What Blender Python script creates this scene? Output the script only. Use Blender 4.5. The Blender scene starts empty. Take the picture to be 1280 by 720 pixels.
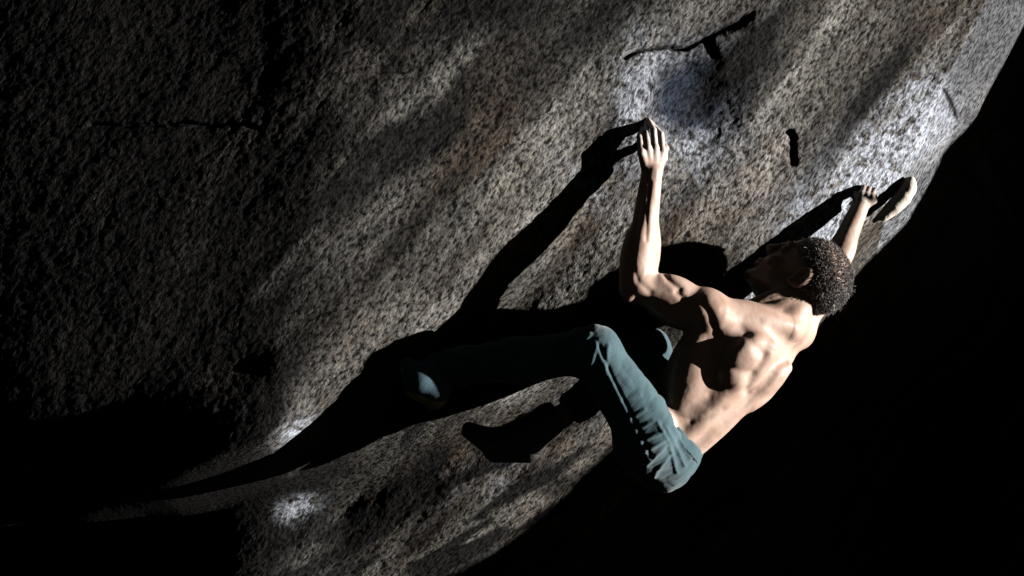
import bpy, math
import numpy as np
from mathutils import Vector

rng = np.random.RandomState(7)
S = bpy.context.scene
COL = S.collection
D = 5.0            # metres from the camera to the plane of the near hand
FPX = 2740.0       # focal length in photo pixels
ZC = 1.9           # height of the camera

def P(px, py, y=0.0):
    k = (D + y) / FPX
    return np.array([(px - 640) * k, y, ZC + (360 - py) * k])

def nz(v):
    v = np.asarray(v, float); return v / np.linalg.norm(v)

# ------------------------------------------------------------------ noise
_perm = rng.permutation(256); _perm = np.concatenate([_perm, _perm]).astype(np.int32)
_grad = rng.normal(size=(256, 3)); _grad /= np.linalg.norm(_grad, axis=1)[:, None]
def perlin(p):
    pi = np.floor(p).astype(np.int64); pf = p - pi; pi &= 255
    w = pf * pf * pf * (pf * (pf * 6 - 15) + 10)
    out = 0
    for dx in (0, 1):
        for dy in (0, 1):
            for dz in (0, 1):
                h = _perm[_perm[_perm[(pi[:, 0] + dx) & 255] + ((pi[:, 1] + dy) & 255)] + ((pi[:, 2] + dz) & 255)]
                g = _grad[h]
                d = g[:, 0] * (pf[:, 0] - dx) + g[:, 1] * (pf[:, 1] - dy) + g[:, 2] * (pf[:, 2] - dz)
                wt = (w[:, 0] if dx else 1 - w[:, 0]) * (w[:, 1] if dy else 1 - w[:, 1]) * (w[:, 2] if dz else 1 - w[:, 2])
                out = out + d * wt
    return out * 1.6
def fbm(p, octv=4, gain=0.5):
    a = 1.0; o = 0; s = 1.0
    for i in range(octv):
        o = o + a * perlin(p * s + 17.3 * i); a *= gain; s *= 2.03
    return o
def sstep(a, b, x):
    t = np.clip((x - a) / (b - a), 0, 1); return t * t * (3 - 2 * t)

# ------------------------------------------------------------------ meshes
def mesh_obj(name, verts, faces, mat=None, parent=None, smooth=True):
    me = bpy.data.meshes.new(name)
    verts = np.asarray(verts, np.float32); n = len(verts)
    if isinstance(faces, np.ndarray):
        k = faces.shape[1]; m = len(faces)
        me.vertices.add(n); me.vertices.foreach_set('co', verts.ravel())
        me.loops.add(m * k); me.loops.foreach_set('vertex_index', faces.astype(np.int32).ravel())
        me.polygons.add(m)
        me.polygons.foreach_set('loop_start', np.arange(m, dtype=np.int32) * k)
        me.polygons.foreach_set('loop_total', np.full(m, k, np.int32))
        me.update(calc_edges=True); me.validate()
    else:
        me.from_pydata([tuple(map(float, v)) for v in verts], [], faces); me.update()
    me.polygons.foreach_set('use_smooth', [smooth] * len(me.polygons))
    o = bpy.data.objects.new(name, me); COL.objects.link(o)
    if mat: me.materials.append(mat)
    if parent:
        o.parent = parent
        o.matrix_parent_inverse = parent.matrix_basis.inverted()
    return o

class Grid:
    """signed distance field built from smooth-joined shapes, meshed with surface nets"""
    def __init__(s, lo, hi, h):
        s.lo = np.array(lo, float); s.h = h
        s.n = np.ceil((np.array(hi) - s.lo) / h).astype(int) + 1
        s.f = np.full(tuple(s.n), 0.5, np.float32)
    def _sub(s, lo, hi):
        a = np.maximum(np.floor((lo - s.lo) / s.h).astype(int), 0)
        b = np.minimum(np.ceil((hi - s.lo) / s.h).astype(int) + 1, s.n)
        if np.any(b <= a): return None
        ax = [(s.lo[i] + s.h * np.arange(a[i], b[i])).astype(np.float32) for i in range(3)]
        return (slice(a[0], b[0]), slice(a[1], b[1]), slice(a[2], b[2])), np.meshgrid(*ax, indexing='ij')
    def _mix(s, sl, d, k, sub):
        f = s.f[sl]
        if sub:
            h = np.clip(0.5 - 0.5 * (f + d) / k, 0, 1); s.f[sl] = f * (1 - h) - d * h + k * h * (1 - h)
        else:
            h = np.clip(0.5 + 0.5 * (d - f) / k, 0, 1); s.f[sl] = d * (1 - h) + f * h - k * h * (1 - h)
    def cone(s, a, b, r1, r2, k=0.01, sub=False):
        a = np.asarray(a, float); b = np.asarray(b, float); m = max(r1, r2) + k + 3 * s.h
        q = s._sub(np.minimum(a, b) - m, np.maximum(a, b) + m)
        if q is None: return
        sl, (X, Y, Z) = q; ab = b - a; L = ab @ ab
        t = np.clip(((X - a[0]) * ab[0] + (Y - a[1]) * ab[1] + (Z - a[2]) * ab[2]) / L, 0, 1)
        d = np.sqrt((X - a[0] - t * ab[0]) ** 2 + (Y - a[1] - t * ab[1]) ** 2 + (Z - a[2] - t * ab[2]) ** 2) - (r1 + (r2 - r1) * t)
        s._mix(sl, d, k, sub)
    def muscle(s, a, b, r, k=0.01, r0=0.3):
        """spindle: thick in the middle, thin at both ends"""
        a = np.asarray(a, float); b = np.asarray(b, float); m = r + k + 3 * s.h
        sl, (X, Y, Z) = s._sub(np.minimum(a, b) - m, np.maximum(a, b) + m); ab = b - a; L = ab @ ab
        t = np.clip(((X - a[0]) * ab[0] + (Y - a[1]) * ab[1] + (Z - a[2]) * ab[2]) / L, 0, 1)
        rr = r * (r0 + (1 - r0) * np.maximum(np.sin(np.pi * t), 0) ** 0.8)
        d = np.sqrt((X - a[0] - t * ab[0]) ** 2 + (Y - a[1] - t * ab[1]) ** 2 + (Z - a[2] - t * ab[2]) ** 2) - rr
        s._mix(sl, d, k, False)
    def ell(s, c, fr, r, k=0.01, sub=False):
        c = np.asarray(c, float); R = np.asarray(fr, float); r = np.asarray(r, float)
        ext = np.sqrt(((R * r[:, None]) ** 2).sum(0)) + k + 3 * s.h
        q = s._sub(c - ext, c + ext)
        if q is None: return
        sl, (X, Y, Z) = q; X = X - c[0]; Y = Y - c[1]; Z = Z - c[2]
        k0 = 0; k1 = 0
        for i in range(3):
            v = (X * R[i, 0] + Y * R[i, 1] + Z * R[i, 2]); k0 = k0 + (v / r[i]) ** 2; k1 = k1 + (v / r[i] ** 2) ** 2
        k0 = np.sqrt(k0); k1 = np.sqrt(k1) + 1e-6
        s._mix(sl, k0 * (k0 - 1) / k1, k, sub)
    def clip(s, n_, p_, c_=None, r_=0):
        ax = [(s.lo[i] + s.h * np.arange(s.n[i])).astype(np.float32) for i in range(3)]
        d = (ax[0][:, None, None] - p_[0]) * n_[0] + (ax[1][None, :, None] - p_[1]) * n_[1] + (ax[2][None, None, :] - p_[2]) * n_[2]
        if c_ is not None:
            far = (ax[0][:, None, None] - c_[0]) ** 2 + (ax[1][None, :, None] - c_[1]) ** 2 + (ax[2][None, None, :] - c_[2]) ** 2 > r_ * r_
            d = np.where(far, -1, d)
        s.f = np.maximum(s.f, d.astype(np.float32))
    def mesh(s):
        f = s.f; neg = f < 0
        n = s.n
        cnt = np.zeros((n[0] - 1, n[1] - 1, n[2] - 1), np.uint8)
        for i in (0, 1):
            for j in (0, 1):
                for k in (0, 1):
                    cnt += neg[i:n[0] - 1 + i, j:n[1] - 1 + j, k:n[2] - 1 + k]
        ci = np.argwhere((cnt > 0) & (cnt < 8)); del cnt
        idx = np.full((n[0] - 1, n[1] - 1, n[2] - 1), -1, np.int32)
        idx[ci[:, 0], ci[:, 1], ci[:, 2]] = np.arange(len(ci))
        acc = np.zeros((len(ci), 3)); num = np.zeros(len(ci))
        cs = [(i, j, k) for i in (0, 1) for j in (0, 1) for k in (0, 1)]
        val = {c: f[ci[:, 0] + c[0], ci[:, 1] + c[1], ci[:, 2] + c[2]] for c in cs}
        for c in cs:
            for ax in range(3):
                if c[ax]: continue
                e = list(c); e[ax] = 1; e = tuple(e)
                a, b = val[c], val[e]; m = (a < 0) != (b < 0)
                t = np.where(m, a / np.where(m, a - b, 1), 0)
                p = np.tile(np.array(c, float), (len(ci), 1)); p[:, ax] += t
                acc[m] += p[m]; num[m] += 1
        V = s.lo + s.h * (ci + acc / num[:, None])
        F = []
        for ax in range(3):
            o = [(1, 2), (2, 0), (0, 1)][ax]
            sl0 = [slice(1, n[i] - 1) for i in range(3)]; sl1 = list(sl0)
            sl0[ax] = slice(0, n[ax] - 1); sl1[ax] = slice(1, n[ax])
            A = neg[tuple(sl0)]; B = neg[tuple(sl1)]
            e = np.argwhere(A != B); flip = A[e[:, 0], e[:, 1], e[:, 2]]
            base = e.copy()
            for i in range(3):
                if i != ax: base[:, i] += 1
            q = []
            for (du, dv) in ((-1, -1), (0, -1), (0, 0), (-1, 0)):
                c = base.copy(); c[:, o[0]] += du; c[:, o[1]] += dv
                q.append(idx[c[:, 0], c[:, 1], c[:, 2]])
            q = np.stack(q, 1); q[~flip] = q[~flip][:, ::-1]
            F.append(q)
        F = np.concatenate(F); F = F[(F >= 0).all(1)]
        return V, F

def vnormals(V, F):
    a = V[F[:, 0]]; b = V[F[:, 1]]; c = V[F[:, 2]]; d = V[F[:, 3]]
    fn = np.cross(c - a, d - b); N = np.zeros_like(V)
    for i in range(4): np.add.at(N, F[:, i], fn)
    return N / (np.linalg.norm(N, axis=1)[:, None] + 1e-12)

# ------------------------------------------------------------------ materials
def nmat(name):
    m = bpy.data.materials.new(name); m.use_nodes = True
    nt = m.node_tree; return m, nt, nt.nodes['Principled BSDF']
def N(nt, t, **kw):
    n = nt.nodes.new(t)
    for k, v in kw.items(): setattr(n, k, v)
    return n
def ramp(nt, fac, stops):
    r = N(nt, 'ShaderNodeValToRGB'); els = r.color_ramp.elements
    while len(els) < len(stops): els.new(0.5)
    for e, (p, c) in zip(els, stops):
        e.position = p; e.color = (c, c, c, 1) if isinstance(c, (int, float)) else (*c, 1)
    nt.links.new(fac, r.inputs[0]); return r.outputs[0]
def noise(nt, co, scale, detail=4, rough=0.55):
    n = N(nt, 'ShaderNodeTexNoise'); n.inputs['Scale'].default_value = scale
    n.inputs['Detail'].default_value = detail; n.inputs['Roughness'].default_value = rough
    nt.links.new(co, n.inputs['Vector']); return n.outputs[0]
def mixc(nt, fac, a, b, mode='MIX'):
    m = N(nt, 'ShaderNodeMix', data_type='RGBA', blend_type=mode)
    for s, v in ((0, fac), (6, a), (7, b)):
        if isinstance(v, bpy.types.NodeSocket): nt.links.new(v, m.inputs[s])
        else: m.inputs[s].default_value = v if isinstance(v, (int, float)) else (*v, 1)
    return m.outputs[2]
def bump(nt, h, strength, dist, prev=None):
    b = N(nt, 'ShaderNodeBump'); b.inputs['Strength'].default_value = strength; b.inputs['Distance'].default_value = dist
    nt.links.new(h, b.inputs['Height'])
    if prev is not None: nt.links.new(prev, b.inputs['Normal'])
    return b.outputs[0]
def stretched(nt, rot_y, sc):
    tc = N(nt, 'ShaderNodeTexCoord'); mp = N(nt, 'ShaderNodeMapping')
    mp.inputs['Rotation'].default_value = (0, rot_y, 0)
    nt.links.new(tc.outputs['Object'], mp.inputs[0])
    m2 = N(nt, 'ShaderNodeMapping'); m2.inputs['Scale'].default_value = sc
    nt.links.new(mp.outputs[0], m2.inputs[0]); return m2.outputs[0]

def rock_material(name, masks=True):
    m, nt, b = nmat(name)
    co = stretched(nt, 0, (1, 1, 1))
    st = stretched(nt, math.radians(50), (0.62, 1, 1.15))      # grain drawn out along the slope of the rock
    g1 = noise(nt, st, 112, 3, 0.6); g2 = noise(nt, st, 230, 2, 0.6); g3 = noise(nt, co, 9, 5, 0.6)
    streak = noise(nt, stretched(nt, math.radians(50), (0.22, 1, 2.2)), 6, 6, 0.62)
    base = ramp(nt, streak, [(0.30, (0.030, 0.028, 0.027)), (0.44, (0.095, 0.086, 0.075)), (0.56, (0.21, 0.202, 0.188)), (0.72, (0.42, 0.41, 0.385))])
    blot = ramp(nt, g3, [(0.3, 0.35), (0.62, 1.0)])
    base = mixc(nt, 0.75, base, blot, 'MULTIPLY')
    if masks:
        at = N(nt, 'ShaderNodeAttribute', attribute_name='mask')
        sp = N(nt, 'ShaderNodeSeparateColor'); nt.links.new(at.outputs['Color'], sp.inputs[0])
        base = mixc(nt, sp.outputs[2], base, (0.30, 0.19, 0.105))
        base = mixc(nt, sp.outputs[0], base, (0.50, 0.54, 0.62))
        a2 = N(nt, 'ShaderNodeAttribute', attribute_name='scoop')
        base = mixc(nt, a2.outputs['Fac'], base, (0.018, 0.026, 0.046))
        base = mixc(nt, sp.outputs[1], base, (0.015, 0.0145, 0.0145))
    speck = ramp(nt, g1, [(0.36, 0.05), (0.47, 0.55), (0.56, 1.0), (0.72, 1.3)])
    if masks:
        # chalk fills the grain
        soft = mixc(nt, sp.outputs[0], speck, (0.85, 0.85, 0.85)); speck = mixc(nt, 0.2, speck, soft)
    base = mixc(nt, 1.0, base, speck, 'MULTIPLY')
    sp2 = ramp(nt, g2, [(0.35, 0.55), (0.6, 1.15)])
    base = mixc(nt, 0.8, base, sp2, 'MULTIPLY')
    nt.links.new(base, b.inputs['Base Color']); b.inputs['Roughness'].default_value = 0.82
    b.inputs['Specular IOR Level'].default_value = 0.04
    h = bump(nt, g1, 0.9, 0.0045); h = bump(nt, g2, 0.6, 0.002, h)
    nt.links.new(h, b.inputs['Normal'])
    return m

# ------------------------------------------------------------------ sun direction (towards the sun)
SUN = nz([0.98, -0.02, 0.035])
LIPD = nz([0.76, 0.0, 0.65])

# ------------------------------------------------------------------ boulder
_lip = np.array([[1330, -160], [1262, -10], [1228, 60], [1185, 165], [1146, 232], [1100, 268], [1040, 320], [975, 400], [900, 480], [820, 560], [720, 640], [560, 720], [360, 800], [100, 900]], float)
def poly_dist(x, w, pts):
    """signed distance (positive to the lower right of the line, which runs from top to bottom) and position along"""
    q = (pts - [640, 360]) / [548, -548]; best = np.full(x.shape, 1e9); sg = np.zeros_like(x); al = np.zeros_like(x); acc = 0
    for a, b in zip(q[:-1], q[1:]):
        ab = b - a; L = np.hypot(*ab)
        t = np.clip(((x - a[0]) * ab[0] + (w - a[1]) * ab[1]) / L ** 2, 0, 1)
        dx = x - a[0] - t * ab[0]; dz = w - a[1] - t * ab[1]; d = np.hypot(dx, dz)
        m = d < best; best[m] = d[m]; sg[m] = np.sign(ab[0] * dz - ab[1] * dx)[m] ; al[m] = (acc + t * L)[m]; acc += L
    return best * sg, al
_sx = np.linspace(-6, 5, 2201)
_sl = np.interp(_sx, [-6, -2.2, -1.3, -0.8, -0.4, -0.15, 0.1, 0.35, 0.9, 1.4, 5], [-.7, -.3, .05, .16, .11, .05, .24, .54, .66, .70, .9])
_k = np.hanning(61); _sl = np.convolve(np.pad(_sl, 30, 'edge'), _k / _k.sum(), 'valid')
_gx = np.cumsum(_sl) * (_sx[1] - _sx[0]); _gx -= np.interp(0.31, _sx, _gx)
LIPSIGN = 1
def px2(x, w): return 640 + x * 548, 360 - w * 548
def rock_low(x, w):
    """large shapes of the overhanging face: depth behind the plane of the near hand"""
    y = np.interp(x, _sx, _gx) - 0.21 * (w - 0.36) + 0.05 * (w - 0.36) ** 2 + 0.30 * 0.12 * np.logaddexp(0, (-0.12 - np.maximum(w, -0.5)) / 0.12)
    q, al = poly_dist(x, w, _lip)
    q = -q if LIPSIGN < 0 else q
    r = np.interp(al, [0, .5, 1.0, 1.6, 2.2], [.012, .015, .06, .2, .35]); a = np.interp(al, [0, .50, .62, 1.2, 2.2], [.75, .80, 1.6, 1.5, 1.1])
    qq = q + r * 0.4
    y = y + np.where(qq > 0, a * (np.sqrt(np.maximum(qq, 0) ** 2 + r * r) - r), 0)
    y = y + sstep(.62, .50, al) * 1.5 * np.maximum(q - .13, 0)
    # upper bulge whose lower rim runs down to the left, with an undercut below it
    px, py = px2(x, w)
    wob = 12 * perlin(np.stack([x * 3.1, w * 3.1, 0 * x + 77], 1))
    bt = (np.interp(px, [-400, 0, 200, 350, 430, 560, 680, 780], [840, 668, 606, 552, 488, 400, 296, 190]) + wob - py) / 548 * 0.78
    amp = .27 * sstep(800, 330, px)
    y = y - amp * sstep(-0.10, 0.02, bt) * np.exp(-(np.maximum(bt, 0) / 0.9) ** 2)
    y = y + amp * 0.35 * np.exp(-((bt + 0.12) / 0.09) ** 2)
    l2 = (py + wob - np.interp(px, [200, 300, 430, 560, 680, 780, 900, 1000], [625, 582, 520, 462, 405, 365, 352, 360])) / 548
    y = y + .26 * sstep(0, .24, l2) * sstep(1060, 850, px) * sstep(180, 420, px)
    y = y + .17 * (x - .05) * sstep(430, 600, py) * sstep(-.9, -.45, x)
    y = y - .22 * (.15 * np.logaddexp(0, (x + .30) / .15) - .61) * .12 * np.logaddexp(0, (w - .12) / .12)
    y = y + .55 * .1 * np.logaddexp(0, (-.60 - x) / .1) * sstep(560, 650, py)
    y = y + .22 * .15 * np.logaddexp(0, (-.70 - x) / .15) * sstep(430, 680, py)
    return y, q, px, py
def line_mask(px, py, pts, w):
    pts = np.array(pts, float); best = np.full(px.shape, 1e9)
    for a, b in zip(pts[:-1], pts[1:]):
        ab = b - a; t = np.clip(((px - a[0]) * ab[0] + (py - a[1]) * ab[1]) / (ab @ ab), 0, 1)
        best = np.minimum(best, np.hypot(px - a[0] - t * ab[0], py - a[1] - t * ab[1]))
    return np.exp(-(best / w) ** 2)
def blob(px, py, cx, cy, rx, ry, ang=0):
    c, s = math.cos(math.radians(ang)), math.sin(math.radians(ang))
    u = (px - cx) * c - (py - cy) * s; v = (px - cx) * s + (py - cy) * c
    return np.exp(-((u / rx) ** 2 + (v / ry) ** 2))
CRACK = [[779, 77], [800, 66], [838, 61], [862, 58], [880, 50], [900, 38], [925, 22], [945, 10]]
def rock_surface(x, w):
    y, q, px, py = rock_low(x, w)
    px = px + 4 * fbm(np.stack([x * 12, w * 12, 0 * x + 3], 1), 4, .6); py = py + 4 * fbm(np.stack([x * 12, w * 12, 0 * x + 8], 1), 4, .6)
    c, s = math.cos(math.radians(50)), math.sin(math.radians(50))
    u = x * c + w * s; v = -x * s + w * c
    n0 = fbm(np.stack([u * 1.1, v * 1.8, 0 * x], 1), 3)
    n1 = fbm(np.stack([u * 3.0, v * 7.5, 0 * x + 5], 1), 4)
    n2 = fbm(np.stack([u * 22, v * 34, 0 * x + 9], 1), 3, 0.6)
    n3 = perlin(np.stack([u * 75, v * 120, 0 * x + 2], 1))
    lf = sstep(250, 620, px); y = y + (.009 + .007 * lf) * n0 + (0.0017 + .0043 * lf) * n1 + (.0012 + .0008 * lf) * n2 + 0.0009 * n3
    # scooped hold with a sharp left rim and a crack above
    sc = blob(px, py, 868, 132, 62, 68, 20)
    y = y + 0.058 * sc * sstep(792, 815, px + 0.12 * (py - 130)) - 0.005 * line_mask(px, py, [[785, 90], [798, 130], [800, 165], [795, 205]], 20)
    ck = line_mask(px, py, CRACK, 1.9) + 0.9 * line_mask(px, py, [[884, 50], [896, 66]], 5) + 0.7 * line_mask(px, py, [[905, 36], [938, 16]], 6)
    y = y + 0.022 * np.minimum(ck, 1)
    pk = line_mask(px, py, [[999, 158], [1006, 168], [1006, 198]], 3.2)
    y = y + 0.030 * pk
    y = y + 0.012 * line_mask(px, py, [[150, 170], [330, 167], [345, 170]], 2.2)
    y = y - 0.014 * blob(px, py, 368, 446, 30, 20, 30) + 0.010 * blob(px, py, 405, 474, 26, 12, 35)
    y = y + 0.006 * blob(px, py, 430, 55, 24, 20)
    # pocket that takes the far hand
    y = y + 0.03 * blob(px, py, 1092, 246, 13, 7, 20) + 0.05 * blob(px, py, 1112, 256, 12, 9, 45)
    # scalloped ribs on the lower slab
    low = sstep(-0.30, -0.05, q) * sstep(860, 700, px)
    rib = fbm(np.stack([(x * .87 + w * .5) * 2.2, (-x * .5 + w * .87) * 13, 0 * x + 21], 1), 4)
    y = y + 0.004 * low * rib
    # ------- stains and chalk, mixed with light and shade painted into the same masks
    tex = fbm(np.stack([u * 10, v * 22, 0 * x + 31], 1), 4)
    tex2 = fbm(np.stack([u * 3, v * 9, 0 * x + 41], 1), 4)
    chalk = 0.55 * sstep(-0.30, -0.02, q + 0.05 * tex2) * sstep(930, 1060, px) * sstep(420, 250, py) * (q < 0.02)
    chalk *= sstep(20, 190, py)
    chalk += .7 * blob(px, py, 1212, 130, 26, 42, 25)
    chalk += 0.85 * sstep(-0.17, -0.02, q + 0.05 * tex2) * sstep(900, 960, px) * (py < 420) * (q < 0.015) * sstep(60, 210, py)
    chalk += 1.0 * blob(px, py, 788, 130, 17, 78, -4) + .35 * blob(px, py, 820, 74, 46, 8, 8) + 0.9 * blob(px, py, 860, 135, 70, 75, 15) + 0.4 * blob(px, py, 735, 235, 18, 60, 50)  # chalk around the hold; its sunlit left rim is painted pale too
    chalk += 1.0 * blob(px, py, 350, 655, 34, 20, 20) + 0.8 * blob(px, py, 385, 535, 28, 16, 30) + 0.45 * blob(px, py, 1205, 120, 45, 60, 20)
    chalk += 0.35 * sstep(.2, .6, tex2) * low + 0.5 * blob(px, py, 600, 480, 120, 14, 25)
    patch = fbm(np.stack([x * 38, w * 38, 0 * x + 91], 1), 4, .65); fac = sstep(0.004, .012, q) * (px > 1150) * sstep(400, 300, py)
    chalk = chalk * (0.75 + 0.5 * tex) * sstep(-.75, .15, patch) * 1.15 + .38 * fac
    scoop = np.clip((1.7 * blob(px, py, 866, 118, 50, 42, 30) + .9 * blob(px, py, 925, 72, 56, 30, 40)) * (1 + .12 * tex), 0, .97); dark = 0 + .5 * blob(px, py, 930, 70, 60, 30, 40) + np.minimum(ck, 1) + pk + 0.5 * blob(px, py, 1080, 150, 130, 20, 48) + 0.8 * blob(px, py, 1130, 75, 110, 20, 50) + .5 * blob(px, py, 760, 20, 120, 30, 40) + .5 * blob(px, py, 960, 20, 80, 26, 50)  # scoop: shade of the hollow painted as dark blue
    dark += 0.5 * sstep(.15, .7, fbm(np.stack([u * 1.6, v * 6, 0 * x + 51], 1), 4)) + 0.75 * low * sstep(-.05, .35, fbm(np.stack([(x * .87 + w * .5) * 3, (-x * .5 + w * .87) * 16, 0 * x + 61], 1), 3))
    dark += (0.50 + 0.38 * sstep(-.3, .35, tex2)) * sstep(880, 380, px) + .65 * sstep(560, 120, px) * (.85 + .4 * tex) + .4 * sstep(220, -40, py) * sstep(1040, 760, px)  # sunlight falloff to the left and top painted as darker rock
    dark += fac * (.25 + .4 * sstep(150, 60, py)) + .7 * line_mask(px, py, [[1222, 92], [1236, 108], [1252, 128]], 3)  # facet's dimmer light painted in, deeper towards its top
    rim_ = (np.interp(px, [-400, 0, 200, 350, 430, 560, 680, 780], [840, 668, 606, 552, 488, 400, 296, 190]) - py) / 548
    dark = dark * (1 - .75 * np.exp(-((rim_ - .05) / .10) ** 2) * sstep(330, 450, px) * sstep(800, 700, px))  # lit strip along the bulge rim painted by lifting the dark tone
    dark += .8 * blob(px, py, 190, 640, 130, 40, 14)  # shade over the lower-left ledge painted in
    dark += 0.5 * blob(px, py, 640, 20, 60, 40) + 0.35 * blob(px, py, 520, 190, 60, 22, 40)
    ochre = 0.75 * blob(px, py, 530, 600, 75, 18, 35) * (0.6 + tex) + 0.10 * sstep(.1, .6, fbm(np.stack([u * 2, v * 6, 0 * x + 71], 1), 3))
    hl = np.maximum(blob(px, py, 350, 655, 36, 20, 20), blob(px, py, 385, 535, 28, 14, 30)); chalk = chalk + .7 * hl * sstep(-.5, .2, patch); dark = dark * (1 - .9 * hl)  # pale chalk patches, brightened in the colour as lit spots
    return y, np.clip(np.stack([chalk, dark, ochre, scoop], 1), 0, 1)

def spaced(lo, a, b, hi, h, grow=1.12, hmax=0.12):
    mid = list(np.arange(a, b, h)); s = h; p = a; L = []
    while p > lo: s = min(s * grow, hmax); p -= s; L.append(p)
    s = h; p = mid[-1]; R = []
    while p < hi: s = min(s * grow, hmax); p += s; R.append(p)
    return np.array(L[::-1] + mid + R)
gx = spaced(-3.6, -1.22, 1.30, 2.6, 0.0032); gz = spaced(-1.95, -0.80, 0.70, 2.6, 0.0032)
XX, WW = np.meshgrid(gx, gz, indexing='ij')
_q, _ = poly_dist(np.array([1.2]), np.array([-0.5]), _lip)
LIPSIGN = 1 if _q[0] > 0 else -1
yy, msk = rock_surface(XX.ravel(), WW.ravel())
nx_, nz_ = len(gx), len(gz)
V = np.stack([XX.ravel(), np.minimum(yy, 3.6), WW.ravel() + ZC], 1)
ii = np.arange(nx_ * nz_).reshape(nx_, nz_)
F = np.stack([ii[:-1, :-1].ravel(), ii[1:, :-1].ravel(), ii[1:, 1:].ravel(), ii[:-1, 1:].ravel()], 1)
# the back and sides of the boulder: its rim carried back and closed
rim = np.concatenate([ii[:, 0], ii[-1, 1:], ii[-2::-1, -1], ii[0, -2:0:-1]])
ctr = np.array([-0.4, 0, ZC + 0.2]); prev = rim; extra = []; nf = []; off = len(V)
for k, (yb, sc) in enumerate([(1.6, 1.05), (3.2, 1.02), (5.0, 0.85), (6.0, 0.45)]):
    R_ = V[rim].copy(); R_[:, 0] = ctr[0] + (R_[:, 0] - ctr[0]) * sc; R_[:, 2] = ctr[2] + (R_[:, 2] - ctr[2]) * sc; R_[:, 1] = np.maximum(R_[:, 1] * 0.2, 0) + yb + 0.8
    R_ += 0.15 * np.stack([perlin(R_ * 1.3 + 3), perlin(R_ * 1.3 + 9), perlin(R_ * 1.3 + 14)], 1)
    cur = np.arange(len(rim)) + off; off += len(rim); extra.append(R_)
    nf.append(np.stack([prev, np.roll(prev, -1), np.roll(cur, -1), cur], 1)[:, ::-1]); prev = cur
extra.append(np.array([[ctr[0], 6.9, ctr[2]]])); cidx = off
nf.append(np.stack([prev, np.roll(prev, -1), np.full(len(prev), cidx), np.full(len(prev), cidx)], 1)[:, [0, 1, 2, 2]])
cap = nf.pop()
V = np.concatenate([V] + extra); F = np.concatenate([F] + nf)
ROCK = rock_material('granite')
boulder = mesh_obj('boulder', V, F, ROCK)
# close the far end
import bmesh
bm = bmesh.new(); bm.from_mesh(boulder.data); bm.verts.ensure_lookup_table()
for a, b_ in zip(cap[:, 0], cap[:, 1]):
    try: bm.faces.new((bm.verts[int(b_)], bm.verts[int(a)], bm.verts[cidx]))
    except ValueError: pass
bm.to_mesh(boulder.data); bm.free()
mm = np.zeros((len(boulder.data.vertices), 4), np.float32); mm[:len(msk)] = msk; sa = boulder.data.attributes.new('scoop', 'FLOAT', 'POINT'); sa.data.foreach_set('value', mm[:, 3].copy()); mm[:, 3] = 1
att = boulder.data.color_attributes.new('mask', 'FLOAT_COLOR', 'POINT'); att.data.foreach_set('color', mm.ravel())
boulder['label'] = 'huge overhanging granite boulder with streaked speckled face that the climber hangs from'
boulder['category'] = 'boulder'
def rock_y(px, py, it=6):
    y = 0.0
    for _ in range(it):
        p = P(px, py, y); y = float(rock_surface(np.array([p[0]]), np.array([p[2] - ZC]))[0][0])
    return y

# pale horn of rock at the lip beside the far hand
PALE, nt, b = nmat('pale_chalked_rock')
co = stretched(nt, 0, (1, 1, 1))
nt.links.new(mixc(nt, ramp(nt, noise(nt, co, 30, 5), [(0.3, 0.0), (0.7, 1.0)]), (0.62, 0.53, 0.43), (0.78, 0.72, 0.64)), b.inputs['Base Color'])
b.inputs['Roughness'].default_value = 0.8; nt.links.new(bump(nt, noise(nt, co, 60, 6), 0.5, 0.004), b.inputs['Normal'])
I3 = np.eye(3)
yh = rock_y(1125, 235) - 0.02
g = Grid(P(1080, 300, yh - .1), P(1165, 205, yh + .12), 0.0025)
hp = [(1093, 276, 3, -.02), (1104, 270, 7.5, -.02), (1117, 259, 10.5, -.02), (1129, 247, 11.5, -.015), (1137, 235, 9.5, -.01), (1139, 226, 6, .0)]
hp = np.array(hp); tt = np.linspace(0, 5, 26); hp = [tuple(np.interp(tt[i], range(6), hp[:, c]) for c in range(4)) for i in range(26)]
for (a, b_) in zip(hp[:-1], hp[1:]):
    g.cone(P(a[0], a[1], yh + a[3]), P(b_[0], b_[1], yh + b_[3]), a[2] / 548, b_[2] / 548, 0.001)
    if a[0] > 1134: g.cone(P(a[0], a[1], yh + a[3]), P(a[0] - 3, a[1] + 1, yh + .10), a[2] / 548 * .9, a[2] / 548 * 1.1, 0.004)
g.cone(P(1136, 236, yh), P(1127, 226, yh + .05), .014, .02, 0.01)
g.cone(P(1122, 238, yh - .03), P(1130, 231, yh - .02), .002, .003, .002, sub=True)
g.cone(P(1131, 236, yh - .03), P(1138, 244, yh - .02), .002, .002, .002, sub=True)
Vh, Fh = g.mesh(); Nh = vnormals(Vh, Fh); Vh = Vh + Nh * (0.0008 * fbm(Vh * 38, 4, .6))[:, None]
mesh_obj('rock_horn', Vh, Fh, PALE, boulder)

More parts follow.
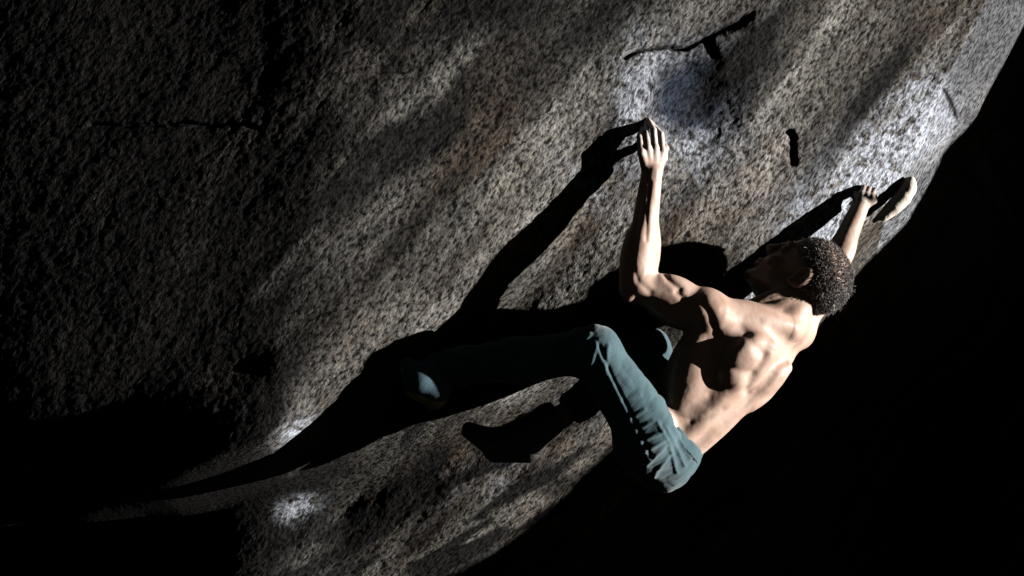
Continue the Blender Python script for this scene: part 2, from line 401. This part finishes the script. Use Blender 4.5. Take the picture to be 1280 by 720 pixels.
# ------------------------------------------------------------------ the climber
SKIN, nt, b = nmat('skin')
co = stretched(nt, 0, (1, 1, 1))
c1 = mixc(nt, ramp(nt, noise(nt, co, 22, 4), [(0.3, 0), (0.7, 1)]), (0.40, 0.255, 0.192), (0.56, 0.405, 0.33))
c1 = mixc(nt, ramp(nt, noise(nt, co, 260, 2), [(0.70, 0.0), (0.76, 0.6)]), c1, (0.30, 0.16, 0.11))
at_ = N(nt, 'ShaderNodeAttribute', attribute_name='chalk')
ch_ = N(nt, 'ShaderNodeMath', operation='MULTIPLY'); nt.links.new(at_.outputs['Fac'], ch_.inputs[0]); nt.links.new(ramp(nt, noise(nt, co, 90, 5), [(0.38, 0.15), (0.6, 1.0)]), ch_.inputs[1])
c1 = mixc(nt, ch_.outputs[0], c1, (0.74, 0.73, 0.71))
nt.links.new(c1, b.inputs['Base Color']); b.inputs['Roughness'].default_value = 0.52
b.inputs['Specular IOR Level'].default_value = 0.4
nt.links.new(bump(nt, noise(nt, co, 420, 3), 0.25, 0.0006, bump(nt, noise(nt, co, 60, 4), 0.25, 0.002)), b.inputs['Normal'])

person = bpy.data.objects.new('person', None); COL.objects.link(person)
person.location = P(850, 560, 0.0)
bpy.context.view_layer.update()
person['label'] = 'shirtless climber in teal trousers hanging from the boulder by both hands, seen from behind'
person['category'] = 'person'

# torso frame
PV = P(830, 541, 0.01); NK = P(955, 410, 0.03)
A = nz(NK - PV); SH = P(1008, 404, 0.13) - P(886, 394, -0.10)
Rr = nz(SH - (SH @ A) * A); Fw = np.cross(A, Rr); Bk = -Fw
FR = np.array([Rr, Bk, A])
def T(s, b, a): return PV + s * Rr + b * Bk + a * A
SL = P(888, 390, -0.06); SR = P(990, 410, 0.17)
EL = P(796, 358, -0.09); WL = P(815, 214, -0.038)
yrh = rock_y(1090, 246)
ER = P(1040, 338, 0.22); WR = P(1076, 256, yrh - 0.055)
HL = P(806, 533, -0.085); HR = P(838, 546, 0.09)
KL = P(744, 440, -0.13); KR = P(808, 440, 0.25)
yfl = rock_y(525, 470); yfr = rock_y(600, 545)
AL = P(556, 460, -.130); AR = P(700, 522, 0.19)

g = Grid([-0.20, -0.34, ZC - 0.47], [0.88, 0.40, ZC + 0.42], 0.0024)
# trunk
g.ell(T(0, -.005, .215), FR, (.134, .094, .150), .03)
g.ell(T(0, .0, .10), FR, (.106, .088, .135), .04)
g.ell(T(0, .0, -.02), FR, (.098, .078, .08), .03)
g.cone(T(-.05, -.01, .29), T(.05, -.01, .29), .06, .06, .03)
# shoulder girdle
g.cone(T(-.03, .015, .315), SL + .015 * Bk, .045, .046, .03)
g.cone(T(.03, .015, .315), SR + .015 * Bk, .045, .046, .03)
# muscles of the back
for s, sh in ((-1, SL), (1, SR)):
    g.muscle(T(s * .034, .062, -.03), T(s * .032, .074, .22), .026, .028, .6)          # spinal erectors
    g.muscle(T(s * .075, .035, .04), sh + T(0, 0, -.05) - PV + .015 * Bk, .046 if s < 0 else .030, .03, .5)   # latissimus
    g.muscle(T(s * .035, .082, .245), sh + .022 * Bk - .012 * A, .028, .012, .6)          # infraspinatus
    g.muscle(T(s * .052, .080, .185), sh + .015 * Bk - .034 * A, .025, .011, .6)           # teres
    g.muscle(T(s * .012, .075, .20), T(s * .050, .085, .30), .024, .012, .5)               # rhomboid
    g.muscle(T(s * .008, .055, .37), sh + .01 * Bk + .012 * A, .034, .016, .6)             # trapezius
    g.ell(T(s * (.062 if s < 0 else .050), .072 if s < 0 else .066, .240), FR, (.058 if s < 0 else .046, .030, .070), .03)
    for k in range(4 if s < 0 else 0):                                                                       # serratus and ribs
        g.muscle(T(s * (.118 - .004 * k), -.03, .20 - .032 * k), T(s * (.104 - .004 * k), .035, .175 - .032 * k), .014, .006, .5)
g.cone(T(0, .120, .0), T(0, .122, .30), .014, .014, .018, sub=True)                          # spinal furrow
# chest in front
for s in (-1, 1): g.ell(T(s * .06, -.085, .235), FR, (.06, .022, .05), .012)
for s in (-1, 1):
    for k in range(3): g.ell(T(s * .028, -.082, .15 - .045 * k), FR, (.024, .016, .02), .006)
# neck and head
HC = P(1004, 346, 0.11)
U = nz([.82, -.06, .57]); Fh_ = nz(np.array([-.56, .18, .81])); Fh_ = nz(Fh_ - (Fh_ @ U) * U); Lh = np.cross(U, Fh_)
HF = np.array([Lh, Fh_, U])
def H(l, f, u): return HC + l * Lh + f * Fh_ + u * U
g.cone(T(0, .012, .31), H(0, -.035, -.045), .058, .052, .025)
g.muscle(T(-.02, .05, .33), H(.03, -.06, -.03), .026, .01, .5); g.muscle(T(.03, .05, .33), H(-.03, -.06, -.03), .026, .01, .5)
g.muscle(T(-.04, -.06, .30), H(.06, -.01, -.05), .018, .008, .5)
g.ell(H(0, -.012, .022), HF, (.072, .090, .084), .01)
g.ell(H(0, .030, -.045), HF, (.054, .058, .072), .02)
g.cone(H(.048, -.01, -.05), H(.022, .062, -.092), .018, .014, .012); g.cone(H(-.048, -.01, -.05), H(-.022, .062, -.092), .018, .014, .012)
g.ell(H(0, .070, -.098), HF, (.022, .018, .017), .01)
g.ell(H(0, .074, .020), HF, (.044, .014, .010), .01)
g.ell(H(.034, .088, .000), HF, (.016, .012, .012), .006, True); g.ell(H(-.034, .088, .000), HF, (.016, .012, .012), .006, True)
g.ell(H(.032, .072, .000), HF, (.013, .012, .010), .003); g.ell(H(-.032, .072, .000), HF, (.013, .012, .010), .003)
g.ell(H(.042, .066, -.035), HF, (.016, .014, .012), .01); g.ell(H(-.042, .066, -.035), HF, (.016, .014, .012), .01)
g.cone(H(0, .082, .012), H(0, .098, -.024), .0075, .0105, .008)
g.ell(H(.009, .092, -.030), HF, (.008, .010, .007), .004); g.ell(H(-.009, .092, -.030), HF, (.008, .010, .007), .004)
g.ell(H(0, .086, -.058), HF, (.022, .010, .006), .004); g.ell(H(0, .084, -.070), HF, (.019, .010, .007), .004)
g.cone(H(.022, .100, -.064), H(-.022, .100, -.064), .002, .002, .003, sub=True)
for s in (1, -1):
    g.ell(H(s * .074, -.008, -.008), HF, (.010, .019, .032), .004)
    g.ell(H(s * .084, -.004, -.004), HF, (.008, .010, .018), .004, True)
    g.ell(H(s * .075, .002, -.034), HF, (.007, .008, .009), .003)
# left arm
def lerp(a, b, t): return a + (b - a) * t
g.ell(lerp(SL, EL, .12) + .008 * Bk, FR, (.052, .050, .054), .012)
g.cone(SL, EL, .045, .034, .014)
dn = nz(np.cross(EL - SL, [0, 1, 0])); dn = dn if dn[2] < 0 else -dn
g.muscle(lerp(SL, EL, -.02) + dn * .012, lerp(SL, EL, .55) + dn * .020, .042, .006, .35)       # rear deltoid
g.muscle(lerp(SL, EL, .02) + dn * .034 + .01 * Bk, lerp(SL, EL, .95) + dn * .012, .036, .006, .3)  # triceps
g.muscle(lerp(SL, EL, .1) - dn * .018, lerp(SL, EL, .98) - dn * .014, .037, .006, .35)            # biceps
g.ell(EL + np.array([-.012, 0, -.008]), I3, (.024, .028, .026), .01)
fa = nz(WL - EL); sd = nz(np.cross(fa, [0, 1, 0]))     # across the forearm in the picture
g.cone(EL, WL, .037, .0235, .012)
g.muscle(lerp(EL, WL, -.10) + sd * .016 + np.array([0, -.012, 0]), lerp(EL, WL, .62) + sd * .005 + np.array([0, -.010, 0]), .036, .006, .35)
g.muscle(lerp(EL, WL, -.02) - sd * .020, lerp(EL, WL, .66) - sd * .006, .031, .006, .35)
g.muscle(lerp(EL, WL, .0) + np.array([0, -.026, 0]) - sd * .004, lerp(EL, WL, .8) + np.array([0, -.014, 0]), .019, .004, .35)
g.muscle(lerp(EL, WL, .02) + sd * .030 + np.array([0, .01, 0]), lerp(EL, WL, .5) + sd * .010, .020, .005, .35)
for o in (-.010, .002, .012):
    g.cone(lerp(EL, WL, .55) + sd * o + np.array([0, -.020, 0]), WL + sd * o * .8 + np.array([0, -.019, 0]), .0035, .0035, .003)
# left hand
def yl(px, py): return rock_y(px, py)
tipy = yl(808, 152)
MC = [(801.5, 190), (809.5, 185), (818.5, 183.5), (827.5, 187)]
PI = [(799.5, 171), (807.5, 165), (817, 163), (826, 168)]
DI = [(803.5, 160), (807.5, 156), (812.5, 154), (818, 159)]
TI = [(804.5, 153), (807.5, 149.5), (810.5, 149), (814, 152.5)]
for i in range(4):
    tw = (-.011, -.005, .002, .012)[i]; m = P(*MC[i], WL[1] - .010 + tw); p = P(*PI[i], tipy - .046 + (-.006, -.002, -.001, .008)[i]); d = P(*DI[i], tipy - .022); t = P(*TI[i], tipy - .004)
    g.cone(WL + (i - 1.5) * .0085 * sd * -1 * (-1 if sd[0] > 0 else 1) + np.array([0, -.002 + tw * .6, 0]), m, .012, .0092, .006)
    g.ell(m + np.array([0, -.002, 0]), I3, (.0085, .0085, .009), .003)
    g.cone(m, p, .0080, .0073, .0016); g.cone(p, d, .0073, .0062, .0014); g.cone(d, t, .0058, .0048, .0015)
g.ell(lerp(WL, P(815, 188, WL[1] - .008), .55) + np.array([0, .006, 0]), I3, (.023, .012, .026), .008)
tb = [P(820, 210, WL[1] + .004), P(829, 197, WL[1] + .010), P(831, 185, tipy - .018), P(825, 173, tipy - .006)]
for a, b_, r1, r2 in zip(tb[:-1], tb[1:], (.013, .010, .0085), (.010, .0085, .0065)): g.cone(a, b_, r1, r2, .004)
# right arm
g.ell(lerp(SR, ER, .1), FR, (.050, .048, .054), .014)
g.cone(SR, ER, .044, .034, .014); g.cone(ER, WR, .034, .021, .012)
g.muscle(lerp(ER, WR, -.05) + np.array([.010, 0, 0]), lerp(ER, WR, .65), .030, .006, .35)
g.muscle(lerp(ER, WR, 0) + np.array([-.014, 0, .006]), lerp(ER, WR, .6), .026, .006, .35)
g.muscle(lerp(SR, ER, .1) + np.array([.014, 0, -.01]), lerp(SR, ER, .95), .036, .008, .35)
for i in range(4):
    bx = 1077 + 6.5 * i; by = 243 + 1.5 * i
    m = P(bx, by, WR[1] - .004); p = P(bx + 3, by - 8, WR[1] + .016); d = P(bx + 4.5, by - 6, yrh - .012); t = P(bx + 5.5, by - 1, yrh + .004)
    g.cone(WR + np.array([.006 * (i - 1.5), 0, 0]), m, .012, .009, .005)
    g.cone(m, p, .0082, .0076, .0025); g.cone(p, d, .0076, .007, .002); g.cone(d, t, .007, .006, .002)
tb = [P(1072, 250, WR[1]), P(1068, 244, WR[1] + .016), P(1071, 236, yrh - .006)]
for a, b_, r1, r2 in zip(tb[:-1], tb[1:], (.012, .009), (.009, .007)): g.cone(a, b_, r1, r2, .004)
# legs inside the trousers, ankles and feet
for h_, k_, a_ in ((HL, KL, AL), (HR, KR, AR)):
    g.cone(PV, h_, .07, .06, .02); g.cone(h_, k_, .062, .045, .015); g.cone(k_, a_, .045, .026, .015)
FTL = P(530, 476, -.15); FTR = P(588, 540, 0.22)
g.cone(AL, lerp(AL, FTL, .5), .026, .024, .01); g.cone(AR, lerp(AR, FTR, .4), .026, .024, .01)
Vb, Fb = g.mesh(); del g
Nb = vnormals(Vb, Fb)
bx = 640 + Vb[:, 0] * FPX / (D + Vb[:, 1]); by = 360 - (Vb[:, 2] - ZC) * FPX / (D + Vb[:, 1]); vis = sstep(.25, -.15, Nb[:, 1])
rel_ = (Vb - PV) @ Bk; back = vis * sstep(-.06, -.03, rel_)
def crease(pts, depth, w, m): return -depth * .00043 * line_mask(bx, by, pts, w) * m
d_ = 0 * bx
for pts, dp, w_ in (([(926, 408), (941, 428), (955, 443)], 5, 6), ([(955, 443), (947, 460), (937, 472), (934, 490)], 6, 5), ([(966, 468), (958, 480), (940, 500), (922, 520), (896, 545)], 4, 5),
                    ([(903, 456), (922, 463), (940, 466)], 6, 5), ([(888, 494), (912, 491), (932, 488)], 5, 5), ([(864, 526), (886, 521), (903, 512)], 5, 5), ([(876, 374), (888, 394), (894, 414)], 7, 5),
                    ([(905, 388), (925, 396), (950, 400)], 4, 5), ([(975, 420), (984, 432)], 4, 8), ([(945, 490), (930, 508), (905, 528)], 3, 4)):
    d_ += crease(pts, dp, w_, back)
for cx_, cy_, r_, h_ in ((916, 441, 9, 5), (905, 479, 9, 5), (874, 509, 9, 4), (940, 450, 8, 3), (965, 447, 12, 4), (925, 478, 9, 3), (900, 505, 10, 3), (912, 402, 12, 3)):
    d_ += .0004 * h_ * blob(bx, by, cx_, cy_, r_, r_ * .75, 25) * back
for pts, dp, w_ in (([(804, 224), (798, 262), (792, 312), (786, 348)], 5, 3), ([(813, 228), (809, 262), (808, 300)], 3, 2.5), ([(821, 295), (826, 333), (836, 350), (850, 361)], 6, 4),
                    ([(796, 372), (826, 381), (846, 392)], 5, 4), ([(846, 366), (862, 380), (858, 398)], 5, 4), ([(790, 330), (798, 352), (812, 364)], 3, 4)):
    d_ += crease(pts, dp * 1.5, w_, vis)
d_ -= .006 * blob(bx, by, 852, 490, 16, 32, -20) * vis
d_ += .0003 * fbm(Vb * 40, 3)
Vb = Vb + Nb * d_[:, None]
body = mesh_obj('body', Vb, Fb, SKIN, person)
ca = body.data.attributes.new('chalk', 'FLOAT', 'POINT')
ca.data.foreach_set('value', (.8 * np.maximum(blob(bx, by, 812, 168, 26, 30), blob(bx, by, 1084, 242, 24, 14))).astype(np.float32))

# ------------------------------------------------------------------ hair
HAIR, nt, b = nmat('dark_hair')
co = stretched(nt, 0, (1, 1, 1))
nt.links.new(mixc(nt, noise(nt, co, 150, 3), (0.014, 0.012, 0.011), (0.17, 0.155, 0.145)), b.inputs['Base Color'])
b.inputs['Roughness'].default_value = 0.42; b.inputs['Specular IOR Level'].default_value = 0.8
def on_scalp(l, f, u):
    # where hair grows: crown, back and sides, not the face
    if f > .052 + .012 * math.sin(l * 60): return False
    if u < -.012 and f > -.012: return False
    if u < -.048 or (u < -.03 and f > -.03): return False
    if f > .0 and u < .022: return False
    return True
vs = []; fs = []
for i in range(24000):
    d = rng.normal(size=3); d /= np.linalg.norm(d)
    l, f, u = d[0] * .072, d[1] * .090 - .012, d[2] * .084 + .022
    if not on_scalp(l + rng.normal() * .004, f + rng.normal() * .005, u + rng.normal() * .005): continue
    p0 = H(l, f, u); nrm = nz(d[0] / .073 * Lh + d[1] / .091 * Fh_ + d[2] / .085 * U)
    t1 = nz(np.cross(nrm, rng.normal(size=3))); t2 = np.cross(nrm, t1)
    side = 0.6 if u < 0 else 1.0
    L = rng.uniform(.003, .010) * side * (1.7 if rng.rand() < .06 else 1); cr = rng.uniform(.0012, .0032); ph = rng.uniform(0, 6.28); turns = rng.uniform(2.0, 5.5)
    n = 7; prev = None
    for k in range(n):
        t = k / (n - 1); a = ph + turns * t
        c = p0 + nrm * (L * t ** .8 - .003) + t1 * cr * (math.cos(a) - math.cos(ph)) * (.4 + t) + t2 * cr * (math.sin(a) - math.sin(ph)) * (.4 + t) + np.array([0, 0, -1]) * .003 * t * t
        r = .00075 * (1 - .5 * t); b0 = len(vs)
        for j in range(3):
            w = 2.094 * j; vs.append(c + r * (math.cos(w) * t1 + math.sin(w) * nrm * .6 + math.sin(w) * t2 * .6))
        if prev is not None:
            for j in range(3): fs.append((prev + j, prev + (j + 1) % 3, b0 + (j + 1) % 3, b0 + j))
        prev = b0
mesh_obj('hair', np.array(vs), np.array(fs), HAIR, person)
# eyebrows belong to the hair colour but are their own small tufts
for s in (1, -1):
    vs = []; fs = []
    for i in range(90):
        t = rng.rand(); c = H(s * (.014 + .034 * t), .086 - .020 * t * t + rng.normal() * .001, .018 + .006 * math.sin(t * 2.6) + rng.normal() * .0015)
        e = c + s * Lh * .007 + U * .002 + Fh_ * .001; b0 = len(vs)
        vs += [c - U * .0005, c + U * .0005, e, c + Fh_ * .0008]; fs += [(b0, b0 + 1, b0 + 2, b0 + 3)]
    mesh_obj('eyebrow', np.array(vs), fs, HAIR, person)

# ------------------------------------------------------------------ trousers
CLOTH, nt, b = nmat('teal_cotton')
co = stretched(nt, 0, (1, 1, 1))
c1 = mixc(nt, ramp(nt, noise(nt, co, 14, 5), [(0.3, 0), (0.7, 1)]), (0.022, 0.060, 0.076), (0.042, 0.098, 0.118))
nt.links.new(c1, b.inputs['Base Color']); b.inputs['Roughness'].default_value = 0.9; b.inputs['Sheen Weight'].default_value = 0.2
nt.links.new(bump(nt, noise(nt, co, 900, 2), 0.3, 0.0006, bump(nt, noise(nt, stretched(nt, math.radians(35), (.3, 1, 1.6)), 70, 4), 0.5, 0.004)), b.inputs['Normal'])
g = Grid([-0.22, -0.36, ZC - 0.50], [0.50, 0.40, ZC + 0.04], 0.003)
g.ell(T(0, .0, -.015), FR, (.114, .099, .105), .03)
g.cone(T(-.06, .022, -.055), HL + np.array([.0, 0, -.004]), .067, .067, .03)
g.cone(T(.05, .022, -.05), HR + np.array([.0, 0, -.004]), .067, .067, .03)
for h_, k_, a_, side in ((HL, KL, AL, -1), (HR, KR, AR, 1)):
    g.cone(h_, k_, .070, .055, .02)
    g.ell(k_, I3, (.054, .053, .056), .02)
    hm = .99 if side < 0 else .84
    e = lerp(k_, a_, hm - .09); g.cone(k_, lerp(k_, a_, .5), .051, .048, .02); g.cone(lerp(k_, a_, .5), e, .048, .040, .02)
    g.cone(e, lerp(k_, a_, hm), .039, .038, .01)
g.clip(A, PV + .020 * A, T(.01, .03, .07), .135)
for k_, a_, hm in ((KL, AL, .99), (KR, AR, .84)):                            # open hems
    g.cone(lerp(k_, a_, hm), lerp(k_, a_, 1.2), .031, .031, .004, sub=True)
Vt, Ft = g.mesh(); del g
Nt = vnormals(Vt, Ft)
rel = Vt - HL
dirf = nz([.80, .1, .58]); dirp = np.cross(dirf, [0, 1, 0])
def ridged(p): return 1 - 2.6 * np.abs(perlin(p)) ** .8
hipw = np.exp(-((np.linalg.norm(Vt - (HL + [.02, 0, .02]), axis=1)) / .13) ** 2)
kneew = np.exp(-((np.linalg.norm(Vt - KL, axis=1)) / .09) ** 2)
legw = np.exp(-((np.linalg.norm(Vt - AL, axis=1)) / .12) ** 2) + np.exp(-((np.linalg.norm(Vt - AR, axis=1)) / .12) ** 2)
fold = np.stack([rel @ dirf * 6, rel[:, 1] * 9, rel @ dirp * 34], 1) + 0.5 * fbm(rel * 7, 2)[:, None]
fk = rel - (KL - HL); fold2 = np.stack([(fk @ nz([.45, 0, .9])) * 8, fk[:, 1] * 8, (fk @ nz([-.9, 0, .45])) * 40], 1) + 0.4 * fbm(rel * 9, 2)[:, None]
ax = nz(KL - HL); fl = np.stack([rel @ ax * 5, rel @ np.cross(ax, [0, 1, 0]) * 22, rel[:, 1] * 14], 1) + 0.5 * fbm(rel * 6, 2)[:, None]
disp = -.0015 * hipw * ridged(fold) + -.0012 * kneew * ridged(fold2) + -.0014 * ridged(fl) + .0050 * legw * ridged(rel * 22) + .0022 * fbm(rel * 13, 3)
tx = 640 + Vt[:, 0] * FPX / (D + Vt[:, 1]); ty = 360 - (Vt[:, 2] - ZC) * FPX / (D + Vt[:, 1]); tv = sstep(.3, -.1, Nt[:, 1]) * (Vt[:, 1] < .05)
for pts, dp, w_ in (([(746, 424), (765, 470), (790, 520), (815, 572)], -2.5, 2.0), ([(742, 426), (761, 471), (786, 522), (811, 574)], 2.0, 2.0),
                    ([(737, 418), (716, 452)], 5, 3), ([(722, 410), (700, 434)], 5, 3), ([(747, 426), (736, 464)], 4, 3), ([(760, 432), (756, 468)], 3, 3), ([(730, 414), (708, 444)], -4, 3),
                    ([(786, 543), (817, 527)], 3, 2.6), ([(790, 557), (827, 540)], 4, 2.6), ([(797, 570), (831, 549)], 4, 2.6), ([(808, 582), (832, 556)], 4, 2.6), ([(818, 594), (838, 566)], 4, 2.6),
                    ([(780, 528), (806, 512)], 3, 2.6), ([(832, 535), (846, 560), (856, 582)], 4, 2.6), ([(842, 535), (854, 556), (864, 572)], 3, 2.4), ([(822, 528), (836, 553), (846, 590)], 3, 2.4), ([(770, 500), (800, 494)], 2, 3)):
    disp = disp + .001 * dp * line_mask(tx, ty, pts, w_) * tv
Vt = Vt + Nt * disp[:, None]
trousers = mesh_obj('trousers', Vt, Ft, CLOTH, person)
# waistband
g = Grid(T(0, 0, 0) - .19, T(0, 0, 0) + .19, .0028)
g.ell(T(0, .0, -.015), FR, (.1172, .1022, .108), .03)
g.clip(A, PV + .027 * A); g.clip(-A, PV + .001 * A)
Vw, Fw_ = g.mesh(); Vw = Vw + vnormals(Vw, Fw_) * (.0012 * fbm(Vw * 30, 2))[:, None]
mesh_obj('waistband', Vw, Fw_, CLOTH, trousers)

# ------------------------------------------------------------------ climbing shoes
def plain(name, col, rough):
    m, nt, b = nmat(name); co = stretched(nt, 0, (1, 1, 1))
    nt.links.new(mixc(nt, noise(nt, co, 40, 4), tuple(c * .7 for c in col), tuple(c * 1.25 for c in col)), b.inputs['Base Color'])
    b.inputs['Roughness'].default_value = rough
    nt.links.new(bump(nt, noise(nt, co, 120, 4), .4, .002), b.inputs['Normal']); return m
BLUE = plain('blue_leather', (.04, .085, .115), .85); BLACK = plain('black_rubber', (.02, .02, .02), .6); LIME = plain('lime_rubber', (.50, .52, .16), .55); GREY = plain('pale_webbing', (.45, .45, .43), .8)
def shoe(ankle, heel, ball, toe, down, upper_mat, sole_mat, tab_mat):
    lo = np.min([ankle, heel, ball, toe], 0) - .07; hi = np.max([ankle, heel, ball, toe], 0) + .07
    g = Grid(lo, hi, .0028)
    g.cone(ankle, heel, .036, .030, .015); g.cone(ankle, ball, .036, .034, .02); g.cone(heel, ball, .028, .034, .012); g.cone(ball, toe, .033, .017, .012)
    up = nz(ankle - (heel + ball) / 2)
    g.cone(ankle + up * .045, ankle + up * .01, .030, .026, .006, sub=True)
    V_, F_ = g.mesh(); up_o = mesh_obj('shoe', V_, F_, upper_mat, person)
    g = Grid(lo, hi, .0028)
    g.cone(heel + down * .019, ball + down * .018, .025, .029, .008); g.cone(ball + down * .014, toe + down * .008, .027, .016, .01); g.cone(heel + down * .012, heel - down * .012, .026, .024, .008)
    V_, F_ = g.mesh(); mesh_obj('sole', V_, F_, sole_mat, up_o)
    g = Grid(ankle - .08, ankle + .08, .0022)
    bk = nz(heel - ball); c = heel - down * .028 + bk * .026
    g.cone(c, c - down * .016 + bk * .012, .003, .003, .001); g.cone(c - down * .016 + bk * .012, c - down * .030 + bk * .004, .003, .003, .001); g.cone(c + down * .0, c - down * .030 + bk * .004, .003, .003, .001)
    V_, F_ = g.mesh()
    if len(V_): mesh_obj('pull_tab', V_, F_, tab_mat, up_o)
    g = Grid(lo, hi, .0024)
    for t in (.25, .5):
        c = ankle * (1 - t) + ball * t; ac = np.cross(nz(ball - ankle), down); ac = nz(ac)
        g.cone(c - ac * .024 - down * .022, c + ac * .024 - down * .022, .006, .006, .002)
    V_, F_ = g.mesh()
    if len(V_): mesh_obj('strap', V_, F_, BLACK, up_o)
    return up_o
shoe(AL + np.array([-.012, .01, -.005]), P(544, 488, -.135), P(524, 474, -.145), P(509, 456, -.155), nz([-.1, .3, -1]), BLUE, LIME, GREY)
shoe(AR + np.array([-.025, .0, -.004]), P(664, 556, AR[1] + .0), P(622, 554, .20), P(586, 536, .22), nz([-.25, .1, -1]), BLACK, BLACK, GREY)

# ------------------------------------------------------------------ added out-of-view slab that blocks sun from the underside, and the ground
Mn = nz(np.cross(SUN, LIPD)); Mn = Mn if Mn[1] < 0 else -Mn        # points to the sunlit side
EDGE = P(1000, 395, 0.0); EDGE = np.array([EDGE[0], rock_low(np.array([EDGE[0]]), np.array([EDGE[2] - ZC]))[0][0] + 0.235, EDGE[2]])
Ld = nz(LIPD - (LIPD @ SUN) * SUN)
c0 = EDGE + SUN * 3.2
n1, n2 = 90, 60
vs = []; prof = []
for j in range(n2):
    t = j / n2; a = 2 * math.pi * t
    # rounded section in the plane of (Mn, SUN)
    pu = -2.6 + 2.6 * np.sign(math.cos(a)) * abs(math.cos(a)) ** .35; pv = .55 * np.sign(math.sin(a)) * abs(math.sin(a)) ** .6
    prof.append((pu, pv))
for i in range(n1):
    d = -3.4 + 6.0 * i / (n1 - 1); dd = max(d, -1.7); drop = np.array([0, 0, min(d + 1.7, 0)])
    for pu, pv in prof:
        p = c0 + Ld * dd + drop + Mn * pu + SUN * pv; vs.append(p)
vs = np.array(vs)
vs = vs + Mn * (0.05 * (fbm(vs * 1.1 + 4, 3)) + .02 * fbm(vs * 7, 3))[:, None]
fs = [(i * n2 + j, (i + 1) * n2 + j, (i + 1) * n2 + (j + 1) % n2, i * n2 + (j + 1) % n2) for i in range(n1 - 1) for j in range(n2)]
fs.append(tuple(range(n2))); fs.append(tuple(range((n1 - 1) * n2, n1 * n2))[::-1])
ROCK2 = rock_material('granite_plain', False)
slab = mesh_obj('sun_block_slab', vs, fs, ROCK2)
slab['label'] = 'added out-of-view granite slab that blocks the sun from the boulder underside'; slab['category'] = 'light blocker'

SOIL, nt, b = nmat('forest_soil'); co = stretched(nt, 0, (1, 1, 1))
nt.links.new(mixc(nt, noise(nt, co, 5, 6), (.03, .022, .015), (.10, .08, .055)), b.inputs['Base Color']); b.inputs['Roughness'].default_value = .95
nt.links.new(bump(nt, noise(nt, co, 18, 8), .8, .05), b.inputs['Normal'])
ga = np.concatenate([-np.geomspace(400, 4, 24), np.linspace(-3.8, 3.8, 90), np.geomspace(4, 400, 24)])
GX, GY = np.meshgrid(ga, ga, indexing='ij'); gp = np.stack([GX.ravel(), GY.ravel(), 0 * GX.ravel()], 1)
gp[:, 2] = .06 * fbm(gp * .7, 4)
gi = np.arange(len(gp)).reshape(len(ga), -1)
gr = mesh_obj('ground', gp, np.stack([gi[:-1, :-1].ravel(), gi[1:, :-1].ravel(), gi[1:, 1:].ravel(), gi[:-1, 1:].ravel()], 1), SOIL)
gr['kind'] = 'structure'

# ------------------------------------------------------------------ light, sky, camera
sun = bpy.data.lights.new('sun', 'SUN'); sun.energy = 5.0; sun.angle = math.radians(0.5); sun.color = (1.0, 0.955, 0.90)
so = bpy.data.objects.new('sun', sun); COL.objects.link(so)
so.rotation_euler = Vector(SUN).to_track_quat('Z', 'Y').to_euler(); so.location = (6, -6, 6)
W = bpy.data.worlds.new('World'); S.world = W; W.use_nodes = True; nt = W.node_tree
sky = nt.nodes.new('ShaderNodeTexSky'); sky.sky_type = 'NISHITA'; sky.sun_disc = False
sky.sun_elevation = math.asin(SUN[2]); sky.sun_rotation = math.atan2(SUN[0], SUN[1])
nt.links.new(sky.outputs[0], nt.nodes['Background'].inputs[0]); nt.nodes['Background'].inputs[1].default_value = 0.005

cam = bpy.data.cameras.new('camera'); cam.sensor_width = 36; cam.lens = 36 * FPX / 1280; cam.clip_end = 1000
co_ = bpy.data.objects.new('camera', cam); COL.objects.link(co_); co_.location = (0, -D, ZC); co_.rotation_euler = (math.radians(90), 0, 0)
S.camera = co_
S.view_settings.view_transform = 'Standard'; S.view_settings.look = 'None'; S.view_settings.exposure = 1.2; S.view_settings.gamma = 1
S.cycles.max_bounces = 4; S.cycles.diffuse_bounces = 0; S.cycles.use_denoising = True
